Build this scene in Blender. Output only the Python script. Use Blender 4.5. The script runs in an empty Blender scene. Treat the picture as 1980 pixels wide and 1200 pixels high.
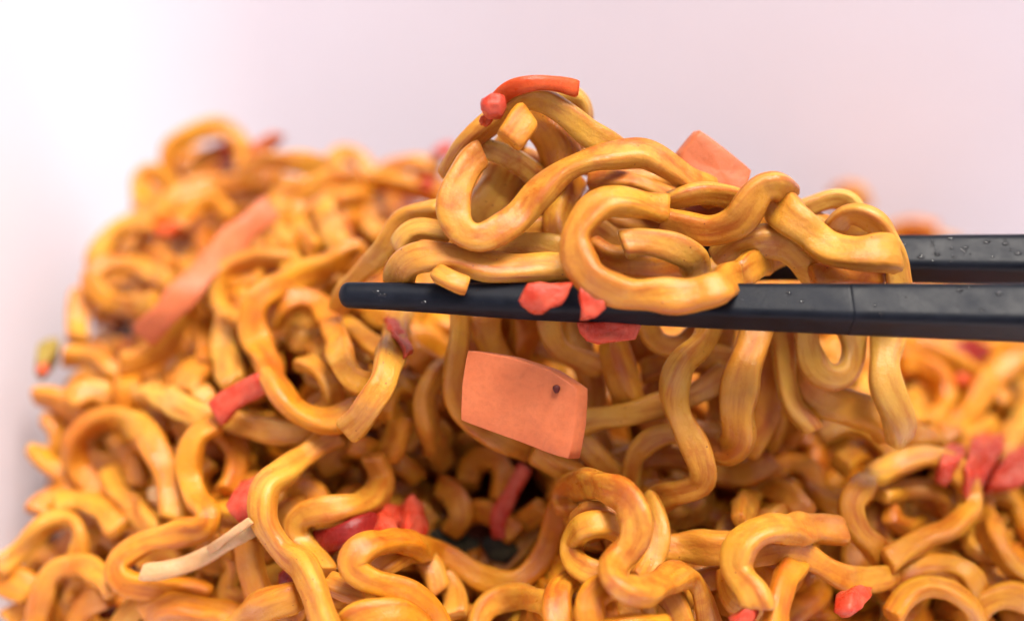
import bpy, math, random
import numpy as np
from mathutils import Vector, kdtree, noise as mnoise

random.seed(7)
SC = bpy.context.scene
COL = SC.collection
R = math.radians

# ------------------------------------------------------------------ camera, light, exposure
# 1 Blender unit = 1 cm
SC.unit_settings.scale_length = 0.01
PITCH = R(30)
CAM = np.array([0.0, -19 * math.cos(PITCH), 19 * math.sin(PITCH)])
FW = np.array([0.0, math.cos(PITCH), -math.sin(PITCH)])
UP = np.array([0.0, math.sin(PITCH), math.cos(PITCH)])
RT = np.array([1.0, 0.0, 0.0])
K = 0.72 / 1980                      # centimetres per picture point at one centimetre distance

cd = bpy.data.cameras.new('camera')
cam = bpy.data.objects.new('camera', cd)
COL.objects.link(cam)
cam.location = CAM
cam.rotation_euler = (R(60), 0, 0)
cd.sensor_width = 72
cd.lens = 100
cd.clip_start = 0.1
cd.clip_end = 5000
cd.dof.use_dof = True
cd.dof.focus_distance = 18.75
cd.dof.aperture_fstop = 0.125
SC.camera = cam

SUN_EL, SUN_AZ = R(77), R(112)       # azimuth from +Y towards +X: high, from behind the camera's right shoulder
w = bpy.data.worlds.new('World')
SC.world = w
w.use_nodes = True
nt = w.node_tree
sky = nt.nodes.new('ShaderNodeTexSky')
sky.sky_type = 'NISHITA'
sky.sun_disc = False
sky.sun_elevation = SUN_EL
sky.sun_rotation = SUN_AZ
sky.air_density = 0.5
sky.dust_density = 6.0
sky.ozone_density = 0.6
nt.links.new(sky.outputs[0], nt.nodes['Background'].inputs[0])
nt.nodes['Background'].inputs[1].default_value = 0.05      # open daylight
ld = bpy.data.lights.new('sun', 'SUN')
ld.energy = 1.5
ld.angle = R(26)
ld.color = (1.0, 0.95, 0.88)
sun = bpy.data.objects.new('sun', ld)
COL.objects.link(sun)
sd = Vector((math.sin(SUN_AZ) * math.cos(SUN_EL), math.cos(SUN_AZ) * math.cos(SUN_EL), math.sin(SUN_EL)))
sun.rotation_euler = sd.to_track_quat('Z', 'Y').to_euler()
SC.view_settings.view_transform = 'Standard'
SC.view_settings.look = 'None'
SC.view_settings.exposure = 1.9
SC.cycles.max_bounces = 10
SC.cycles.diffuse_bounces = 6

def un(px, py, d):
    px, py, d = np.asarray(px, float), np.asarray(py, float), np.asarray(d, float)
    a = (px - 990) * K
    b = (600 - py) * K
    return CAM + d[..., None] * (FW + a[..., None] * RT + b[..., None] * UP)

# ------------------------------------------------------------------ materials
def mat(name):
    m = bpy.data.materials.new(name)
    m.use_nodes = True
    t = m.node_tree
    return m, t, t.nodes['Principled BSDF']

def nd(t, kind, **kw):
    n = t.nodes.new(kind)
    for k, v in kw.items():
        if k[0] == '_':
            setattr(n, k[1:], v)
        else:
            n.inputs[k.replace('__', ' ')].default_value = v
    return n

def ramp(t, src, stops):
    r = t.nodes.new('ShaderNodeValToRGB')
    e = r.color_ramp.elements
    while len(e) < len(stops):
        e.new(0.5)
    for q, (p, c) in zip(e, stops):
        q.position = p
        q.color = (*c, 1) if len(c) == 3 else c
    t.links.new(src, r.inputs[0])
    return r

def mixc(t, fac, a, b, mode='MIX'):
    m = t.nodes.new('ShaderNodeMix')
    m.data_type = 'RGBA'
    m.blend_type = mode
    for s, v in ((0, fac), (6, a), (7, b)):
        if hasattr(v, 'links') or isinstance(v, bpy.types.NodeSocket):
            t.links.new(v, m.inputs[s])
        else:
            m.inputs[s].default_value = v if s == 0 else (*v, 1)
    return m.outputs[2]

def noodle_material():
    m, t, b = mat('noodle')
    L = t.links.new
    geo = t.nodes.new('ShaderNodeTexCoord')
    oi = t.nodes.new('ShaderNodeObjectInfo')
    sep = t.nodes.new('ShaderNodeSeparateColor')
    L(oi.outputs['Color'], sep.inputs[0])
    off = t.nodes.new('ShaderNodeVectorMath'); off.operation = 'ADD'
    L(geo.outputs['Object'], off.inputs[0])
    sc = t.nodes.new('ShaderNodeVectorMath'); sc.operation = 'SCALE'
    L(oi.outputs['Color'], sc.inputs[0]); sc.inputs['Scale'].default_value = 37.0
    L(sc.outputs[0], off.inputs[1])
    P = off.outputs[0]
    def noise(scale, detail=3, rough=0.55, vec=P, dist=0.0):
        n = nd(t, 'ShaderNodeTexNoise', Scale=scale, Detail=detail, Roughness=rough, Distortion=dist)
        L(vec, n.inputs['Vector'])
        return n.outputs[0]
    # dough colour, from pale yellow to soaked orange
    soft = noise(0.9, 3)
    c0 = ramp(t, soft, [(0.30, (0.58, 0.265, 0.014)), (0.5, (0.56, 0.205, 0.006)), (0.70, (0.50, 0.130, 0.003))])
    pale = mixc(t, sep.outputs[0], c0.outputs[0], (0.57, 0.36, 0.075))
    # blotches of chilli oil, spread wider on hidden strands to paint in shade
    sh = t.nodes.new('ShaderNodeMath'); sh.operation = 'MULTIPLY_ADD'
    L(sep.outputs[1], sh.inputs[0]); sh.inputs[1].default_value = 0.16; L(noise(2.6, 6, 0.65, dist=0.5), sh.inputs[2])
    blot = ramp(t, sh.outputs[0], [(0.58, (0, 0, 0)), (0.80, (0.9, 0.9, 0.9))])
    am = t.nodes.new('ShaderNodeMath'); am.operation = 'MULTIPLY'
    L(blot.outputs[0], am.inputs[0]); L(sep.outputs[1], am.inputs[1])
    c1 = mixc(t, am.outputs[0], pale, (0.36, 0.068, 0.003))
    # streaks that run along the strand
    mp = t.nodes.new('ShaderNodeMapping')
    L(geo.outputs['UV'], mp.inputs[0])
    mp.inputs['Scale'].default_value = (9.0, 0.9, 1.0)
    ad = t.nodes.new('ShaderNodeVectorMath'); ad.operation = 'ADD'
    L(mp.outputs[0], ad.inputs[0]); L(sc.outputs[0], ad.inputs[1])
    st = ramp(t, noise(1.0, 5, 0.6, ad.outputs[0]), [(0.46, (0, 0, 0)), (0.68, (0.8, 0.8, 0.8))])
    c2 = mixc(t, st.outputs[0], c1, (0.36, 0.070, 0.004))
    # tiny specks of spice
    vor = nd(t, 'ShaderNodeTexVoronoi', Scale=5.0)
    L(P, vor.inputs['Vector'])
    sp = ramp(t, vor.outputs['Distance'], [(0.035, (1, 1, 1)), (0.07, (0, 0, 0))])
    c3 = mixc(t, sp.outputs[0], c2, (0.15, 0.02, 0.005))
    L(c3, b.inputs['Base Color'])
    b.inputs['Subsurface Weight'].default_value = 0.35
    b.inputs['Subsurface Radius'].default_value = (1.0, 0.36, 0.08)
    b.inputs['Subsurface Scale'].default_value = 0.07
    rr = ramp(t, noise(5.0, 5, 0.7), [(0.35, (0.25,) * 3), (0.65, (0.60,) * 3)])
    L(rr.outputs[0], b.inputs['Roughness'])
    b.inputs['Specular IOR Level'].default_value = 0.24
    cw = ramp(t, noise(1.6, 4, 0.6), [(0.42, (0.05,) * 3), (0.60, (0.65,) * 3)])      # wet with oil in places
    L(cw.outputs[0], b.inputs['Coat Weight'])
    b.inputs['Coat Roughness'].default_value = 0.07
    # fine relief
    bm1 = nd(t, 'ShaderNodeBump', Strength=0.6, Distance=0.02)
    L(noise(17.0, 6, 0.75), bm1.inputs['Height'])
    bm2 = nd(t, 'ShaderNodeBump', Strength=0.5, Distance=0.05)
    L(noise(3.5, 3, 0.5), bm2.inputs['Height'])
    L(bm1.outputs[0], bm2.inputs['Normal'])
    bm3 = nd(t, 'ShaderNodeBump', Strength=0.35, Distance=0.02)
    L(noise(1.3, 4, 0.6, ad.outputs[0]), bm3.inputs['Height'])
    L(bm2.outputs[0], bm3.inputs['Normal'])
    L(bm3.outputs[0], b.inputs['Normal'])
    L(bm3.outputs[0], b.inputs['Coat Normal'])
    return m

def food_material(name, c_a, c_b, speck=None, scale=2.0, sss=0.4, rough=0.35, relief=0.3):
    m, t, b = mat(name)
    L = t.links.new
    tc = t.nodes.new('ShaderNodeTexCoord')
    def noise(s, d=4, r=0.6):
        n = nd(t, 'ShaderNodeTexNoise', Scale=s, Detail=d, Roughness=r)
        L(tc.outputs['Object'], n.inputs['Vector'])
        return n.outputs[0]
    r0 = ramp(t, noise(scale), [(0.35, c_a), (0.65, c_b)])
    c = r0.outputs[0]
    fine = ramp(t, noise(9.0, 6, 0.75), [(0.45, (0, 0, 0)), (0.75, (0.35,) * 3)])
    c = mixc(t, fine.outputs[0], c, tuple(x * 0.45 for x in c_a))
    if speck:
        v = nd(t, 'ShaderNodeTexVoronoi', Scale=2.6)
        L(tc.outputs['Object'], v.inputs['Vector'])
        r1 = ramp(t, v.outputs['Distance'], [(0.06, (0.75,) * 3), (0.13, (0, 0, 0))])
        c = mixc(t, r1.outputs[0], c, speck)
    L(c, b.inputs['Base Color'])
    b.inputs['Subsurface Weight'].default_value = sss
    b.inputs['Subsurface Radius'].default_value = (1.0, 0.3, 0.15)
    b.inputs['Subsurface Scale'].default_value = 0.1
    b.inputs['Specular IOR Level'].default_value = 0.28
    r2 = ramp(t, noise(6.0), [(0.3, (rough - 0.12,) * 3), (0.7, (rough + 0.15,) * 3)])
    L(r2.outputs[0], b.inputs['Roughness'])
    bp = nd(t, 'ShaderNodeBump', Strength=relief, Distance=0.03)
    L(noise(11.0, 6, 0.7), bp.inputs['Height'])
    L(bp.outputs[0], b.inputs['Normal'])
    return m

M_NOODLE = noodle_material()
M_HAM = food_material('sausage', (0.47, 0.120, 0.042), (0.54, 0.150, 0.055), None, 1.5, 0.4, 0.42, 0.3)
M_RED = food_material('pepper_flesh', (0.46, 0.030, 0.010), (0.58, 0.100, 0.050), None, 4.0, 0.5, 0.28, 0.6)
M_ORANGE = food_material('carrot_flesh', (0.50, 0.055, 0.007), (0.53, 0.085, 0.015), None, 3.0, 0.5, 0.35, 0.4)
M_DARKRED = food_material('dark_pepper', (0.18, 0.008, 0.006), (0.26, 0.016, 0.01), None, 4.0, 0.4, 0.28, 0.5)
M_ONION = food_material('onion', (0.56, 0.38, 0.19), (0.42, 0.23, 0.10), None, 1.5, 0.7, 0.3, 0.3)
M_GREEN = food_material('cabbage', (0.008, 0.006, 0.003), (0.06, 0.052, 0.022), None, 5.0, 0.0, 0.6, 0.6)
M_CRUMB = food_material('crumb', (0.22, 0.16, 0.02), (0.30, 0.20, 0.03), None, 3.0, 0.3, 0.4, 0.5)

M_SPECK = food_material('dark_speck', (0.06, 0.006, 0.004), (0.12, 0.012, 0.01), None, 4.0, 0.0, 0.5)

def stick_material():
    m, t, b = mat('black_lacquer')
    L = t.links.new
    tc = t.nodes.new('ShaderNodeTexCoord')
    n = nd(t, 'ShaderNodeTexNoise', Scale=2.2, Detail=6, Roughness=0.65)
    L(tc.outputs['Object'], n.inputs['Vector'])
    c = ramp(t, n.outputs[0], [(0.3, (0.004, 0.005, 0.008)), (0.7, (0.009, 0.011, 0.017))])
    L(c.outputs[0], b.inputs['Base Color'])
    r = ramp(t, n.outputs[0], [(0.3, (0.30,) * 3), (0.7, (0.52,) * 3)])
    L(r.outputs[0], b.inputs['Roughness'])
    b.inputs['Specular IOR Level'].default_value = 0.12
    n2 = nd(t, 'ShaderNodeTexNoise', Scale=20.0, Detail=4, Roughness=0.6)
    L(tc.outputs['Object'], n2.inputs['Vector'])
    bp = nd(t, 'ShaderNodeBump', Strength=0.12, Distance=0.02)
    L(n2.outputs[0], bp.inputs['Height'])
    L(bp.outputs[0], b.inputs['Normal'])
    return m
M_STICK = stick_material()

def oil_material():
    m, t, b = mat('oily_water')
    b.inputs['Base Color'].default_value = (0.95, 0.93, 0.9, 1)
    b.inputs['Roughness'].default_value = 0.04
    b.inputs['Transmission Weight'].default_value = 1.0
    b.inputs['IOR'].default_value = 1.35
    return m
M_OIL = oil_material()

def box_material(name, tone, rough):
    m, t, b = mat(name)
    L = t.links.new
    tc = t.nodes.new('ShaderNodeTexCoord')
    n = nd(t, 'ShaderNodeTexNoise', Scale=0.25, Detail=4, Roughness=0.5)
    L(tc.outputs['Object'], n.inputs['Vector'])
    c = ramp(t, n.outputs[0], [(0.35, tone), (0.65, tuple(x * 0.975 for x in tone))])
    L(c.outputs[0], b.inputs['Base Color'])
    b.inputs['Roughness'].default_value = rough
    n2 = nd(t, 'ShaderNodeTexNoise', Scale=9.0, Detail=3, Roughness=0.6)
    L(tc.outputs['Object'], n2.inputs['Vector'])
    bp = nd(t, 'ShaderNodeBump', Strength=0.08, Distance=0.02)
    L(n2.outputs[0], bp.inputs['Height'])
    L(bp.outputs[0], b.inputs['Normal'])
    return m
M_BOX = box_material('white_box', (0.79, 0.755, 0.815), 0.5)
M_TABLE = box_material('pale_table', (0.72, 0.68, 0.68), 0.6)

def gap_shade_material():
    m, t, b = mat('sauce')  # sauce tint for an added dark sheet that shades the gaps
    L = t.links.new
    tc = t.nodes.new('ShaderNodeTexCoord')
    n = nd(t, 'ShaderNodeTexNoise', Scale=1.6, Detail=5, Roughness=0.6)
    L(tc.outputs['Object'], n.inputs['Vector'])
    c = ramp(t, n.outputs[0], [(0.35, (0.04, 0.004, 0.001)), (0.65, (0.16, 0.022, 0.003))])
    L(c.outputs[0], b.inputs['Base Color'])
    b.inputs['Roughness'].default_value = 0.25
    return m
M_GAP_SHADE = gap_shade_material()

# ------------------------------------------------------------------ object helpers
def mesh_obj(name, verts, faces, m, parent=None, smooth=True, uvs=None):
    me = bpy.data.meshes.new(name)
    me.from_pydata([tuple(map(float, v)) for v in verts], [], faces)
    me.materials.append(m)
    if uvs is not None:
        ul = me.uv_layers.new(name='uv')
        vi = np.empty(len(me.loops), int)
        me.loops.foreach_get('vertex_index', vi)
        ul.data.foreach_set('uv', np.asarray(uvs, float)[vi].ravel())
    if smooth:
        me.polygons.foreach_set('use_smooth', [True] * len(me.polygons))
    me.update()
    o = bpy.data.objects.new(name, me)
    COL.objects.link(o)
    if parent:
        o.parent = parent
    return o

def tag(o, label=None, cat=None, group=None, kind=None):
    if label: o['label'] = label
    if cat: o['category'] = cat
    if group: o['group'] = group
    if kind: o['kind'] = kind
    return o

def empty(name, loc):
    o = bpy.data.objects.new(name, None)
    COL.objects.link(o)
    o.location = tuple(map(float, loc))
    return o

# ------------------------------------------------------------------ the box and the table
def rounded_loop(x0, x1, y0, y1, z, r, n=10):
    r = max(r, 0.05)
    out = []
    for cx, cy, a0 in ((x1 - r, y1 - r, 0), (x0 + r, y1 - r, 90), (x0 + r, y0 + r, 180), (x1 - r, y0 + r, 270)):
        for i in range(n + 1):
            a = R(a0 + 90 * i / n)
            out.append((cx + r * math.cos(a), cy + r * math.sin(a), z))
    return out

BX0, BX1, BY0, BY1, BZ0, BZ1 = -8.0, 18.2, -13.0, 12.6, -8.0, 4.2
def loft(loops, close_last=False, close_first=False):
    n = len(loops[0])
    v = [p for l in loops for p in l]
    f = []
    for k in range(len(loops) - 1):
        for i in range(n):
            j = (i + 1) % n
            f.append((k * n + i, k * n + j, (k + 1) * n + j, (k + 1) * n + i))
    if close_first: f.append(tuple(range(n))[::-1])
    if close_last: f.append(tuple((len(loops) - 1) * n + i for i in range(n)))
    return v, f

def build_box():
    root = empty('food_box', ((BX0 + BX1) / 2, (BY0 + BY1) / 2, BZ0 - 0.35))
    tag(root, 'large white open food box whose plain walls surround the noodles', 'food box')
    loc = np.array(root.location)
    def ring(out, z, r):
        return [tuple(np.array(p) - loc) for p in rounded_loop(BX0 - out, BX1 + out, BY0 - out, BY1 + out, z, r)]
    draft = 0.13
    loops = []
    for k in range(7):                              # outside, bottom to top
        z = BZ0 - 0.3 + (BZ1 - BZ0 + 0.3) * k / 6
        loops.append(ring(0.3 + draft * (z - BZ0), z, 3.2 + draft * (z - BZ0)))
    inner = []
    for k in range(12):
        z = BZ1 - (BZ1 - BZ0 - 1.6) * k / 11
        inner.append(ring(draft * (z - BZ0), z, 3.0 + draft * (z - BZ0)))
    for k in range(1, 8):                           # rounded foot of the walls
        a = R(90 * k / 7)
        z = BZ0 + 1.6 * (1 - math.sin(a))
        inner.append(ring(draft * 1.6 - 1.6 * (1 - math.cos(a)), z, 3.0 - 1.2 * (1 - math.cos(a))))
    v, f = loft(loops + inner, close_last=True, close_first=True)
    mesh_obj('shell', v, f, M_BOX, root)
    d = draft * (BZ1 - BZ0)
    rim = [ring(d - 0.02, BZ1 + 0.004, 4.5), ring(d - 0.02, BZ1 + 0.2, 4.5), ring(d + 0.2, BZ1 + 0.3, 4.7), ring(d + 0.75, BZ1 + 0.25, 5.2),
           ring(d + 0.85, BZ1 - 0.1, 5.3), ring(d + 0.72, BZ1 - 0.1, 5.2), ring(d + 0.68, BZ1 + 0.004, 5.1)]
    v, f = loft(rim + [rim[0]])
    mesh_obj('rim', v, f, M_BOX, root)
build_box()
tab = mesh_obj('tabletop', [(-90, -90, BZ0 - 0.352), (90, -90, BZ0 - 0.352), (90, 90, BZ0 - 0.352), (-90, 90, BZ0 - 0.352)], [(0, 1, 2, 3)], M_TABLE)
tag(tab, kind='structure')

# ------------------------------------------------------------------ how far the heap's surface lies from the camera
DP = np.array([
 (1200,1000,18.9),(1200,1200,18.2),(700,1100,19.0),(700,1200,18.6),(550,1000,19.8),(300,1150,20.6),(50,1100,21.8),(150,850,22.8),
 (60,800,23.2),(400,850,21.2),(600,780,20.6),(700,750,20.0),(850,800,20.4),(900,900,21.9),(950,1010,21.1),(880,970,21.2),(500,600,22.0),(350,600,23.4),
 (170,550,24.8),(650,480,22.6),(600,380,24.8),(400,300,27.2),(300,350,26.8),(800,350,26.4),(280,450,25.4),(700,310,27.4),
 (1450,1050,19.0),(1500,1180,18.5),(1650,1000,20.2),(1800,950,21.2),(1900,1100,20.4),(1950,950,22.2),(1700,850,21.8),(1850,750,24.6),
 (1950,700,26.0),(1550,800,21.4),(1400,900,21.6),(1300,800,21.9),(1640,380,30.6),(1780,430,30.0),(1900,450,29.5),(1200,520,25.0),
 (1000,400,27.5),(1200,420,29.0),(1500,600,24.0),(1100,700,22.3),(950,650,22.6),(1200,800,22.0),(1400,740,22.6),(2300,1000,22.0),(2300,700,26.0),(-200,1200,21.0),(700,1500,17.6),(1400,1500,17.2)], float)
def D_bed(px, py):
    px = np.asarray(px, float)[..., None]; py = np.asarray(py, float)[..., None]
    r2 = (px - DP[:, 0]) ** 2 + ((py - DP[:, 1]) * 1.15) ** 2
    wt = 1.0 / (r2 + 55.0 ** 2) ** 2
    return (wt * DP[:, 2]).sum(-1) / wt.sum(-1)

# ------------------------------------------------------------------ chopsticks (fixed; noodles are pushed off them)
FACET = R(29)
N1 = -math.cos(FACET) * FW + math.sin(FACET) * UP          # the facet turned to the sky and camera
N2 = math.sin(FACET) * FW + math.cos(FACET) * UP
def station(stations, x):
    xs = [s[0] for s in stations]
    return [float(np.interp(x, xs, [s[i] for s in stations])) for i in range(1, 5)]
NEAR = [  # x, y of the axis, full height in the picture, distance, squareness
 (655, 570, 50, 18.95, 0), (760, 573, 54, 18.85, 0), (860, 577, 60, 18.75, 0), (1000, 582, 68, 18.62, 0.1), (1200, 586, 78, 18.45, 0.45),
 (1400, 592, 92, 18.25, 0.8), (1640, 598, 108, 18.0, 1), (1980, 605, 124, 17.7, 1), (3200, 632, 200, 16.6, 1)]
FAR = [
 (850, 545, 46, 20.6, 0), (1200, 520, 66, 20.3, 0.4), (1500, 503, 84, 20.05, 1), (1730, 500, 98, 19.85, 1), (1980, 503, 108, 19.65, 1), (3200, 520, 175, 18.6, 1)]
def section(c, half, sq, n=36):
    p = 2 + 7 * sq
    pts = []
    for i in range(n):
        a = 2 * math.pi * (i + 0.5) / n + math.pi / 4
        ca, sa = math.cos(a), math.sin(a)
        rr = (abs(ca) ** p + abs(sa) ** p) ** (-1 / p)
        pts.append(c + half * rr * (ca * N1 + sa * N2))
    return pts
def stick_part(name, stations, x0, x1, root, tip=False, tail=False, grow=1.0):
    loops = []
    n = max(6, int((x1 - x0) / 30))
    xs = list(np.linspace(x0, x1, n))
    def at(x):
        y, h, d, sq = station(stations, x)
        c = un(x, y, d)
        half = h * d * K / 2 / (1 + 0.36 * sq) * grow
        return c, half, sq
    c0, h0, s0 = at(x0); c1, h1, s1 = at(x1)
    loops_v = []
    ax = c1 - c0; ax /= np.linalg.norm(ax)
    if tip:
        for t in (0.02, 0.25, 0.5, 0.72, 0.88, 0.97):
            loops_v.append(section(c0 + ax * h0 * 0.8 * t, h0 * math.sin(math.acos(1 - t)), s0))
        xs = [x for x in xs if (un(x, station(stations, x)[0], station(stations, x)[2]) - c0) @ ax > h0 * 0.85]
    else:
        loops_v.append(section(c0 + ax * 0.0, h0 * 0.97, s0))
        loops_v.append(section(c0 + ax * 0.006, h0 * 0.995, s0))
        loops_v.append(section(c0 + ax * 0.012, h0, s0))
        loops_v.append(section(c0 + ax * 0.03, h0, s0))
        xs = xs[1:]
    for x in xs[:-1] if not tip else xs[:-1]:
        c, h, s = at(x)
        loops_v.append(section(c + (ax * 0.03 if not tip and x == xs[0] else 0), h, s))
    loops_v.append(section(c1 - ax * 0.03, h1, s1))
    loops_v.append(section(c1 - ax * 0.012, h1, s1))
    loops_v.append(section(c1 - ax * 0.006, h1 * 0.995, s1))
    loops_v.append(section(c1, h1 * 0.97, s1))
    loc = np.array(root.location)
    v, f = loft([[p - loc for p in l] for l in loops_v], close_first=True, close_last=True)
    return mesh_obj(name, v, f, M_STICK, root)

FIXED = []          # (point, radius)
def chopstick(stations, x_joint, x_end, label, seed):
    y, h, d, s = station(stations, stations[0][0])
    root = empty('chopstick', un(stations[0][0], y, d))
    tag(root, label, 'chopstick', 'pair of black chopsticks')
    stick_part('tip_section', stations, stations[0][0], x_joint, root, tip=True)
    stick_part('handle_section', stations, x_joint, x_end, root, grow=1.006)
    for x in np.arange(stations[0][0] + 15, 2100, 22):
        y, h, d, s = station(stations, x)
        FIXED.append((un(x, y, d), h * d * K / 2 * 0.93))
    # oily drops on the upper facet
    rnd = random.Random(seed)
    loc = np.array(root.location)
    vs, fs = [], []
    for k in range(46):
        x = rnd.uniform(700, 2000) if seed == 1 else rnd.uniform(1735, 2000)
        y, h, d, s = station(stations, x)
        half = h * d * K / 2 / (1 + 0.36 * s)
        o2 = rnd.uniform(-0.75, 0.75)
        base = un(x, y, d) + N2 * half * o2 + N1 * half * (1.0 if s > 0.3 else math.sqrt(max(0, 1 - o2 * o2)) * 0.99)
        rr = rnd.choice([0.012, 0.018, 0.025, 0.035])
        i0 = len(vs)
        el = rnd.uniform(0.8, 1.8)
        for ring_, hz in ((1.0, -0.1), (0.85, 0.22), (0.5, 0.4)):
            for q in range(8):
                a = q * math.pi / 4
                vs.append(base + RT * rr * el * ring_ * math.cos(a) + N2 * rr * ring_ * math.sin(a) + N1 * rr * hz - loc)
        for b_ in (0, 8):
            for q in range(8):
                fs.append((i0 + b_ + q, i0 + b_ + (q + 1) % 8, i0 + b_ + 8 + (q + 1) % 8, i0 + b_ + 8 + q))
        fs.append(tuple(i0 + 16 + q for q in range(8)))
    o = mesh_obj('droplets', vs, fs, M_OIL, root)
    o['kind'] = 'stuff'
chopstick(NEAR, 1640, 3150, 'near black chopstick with rounded tip, crossing in front of the noodles', 1)
chopstick(FAR, 1560, 3150, 'far black chopstick behind the noodles, only its right end showing', 2)

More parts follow.
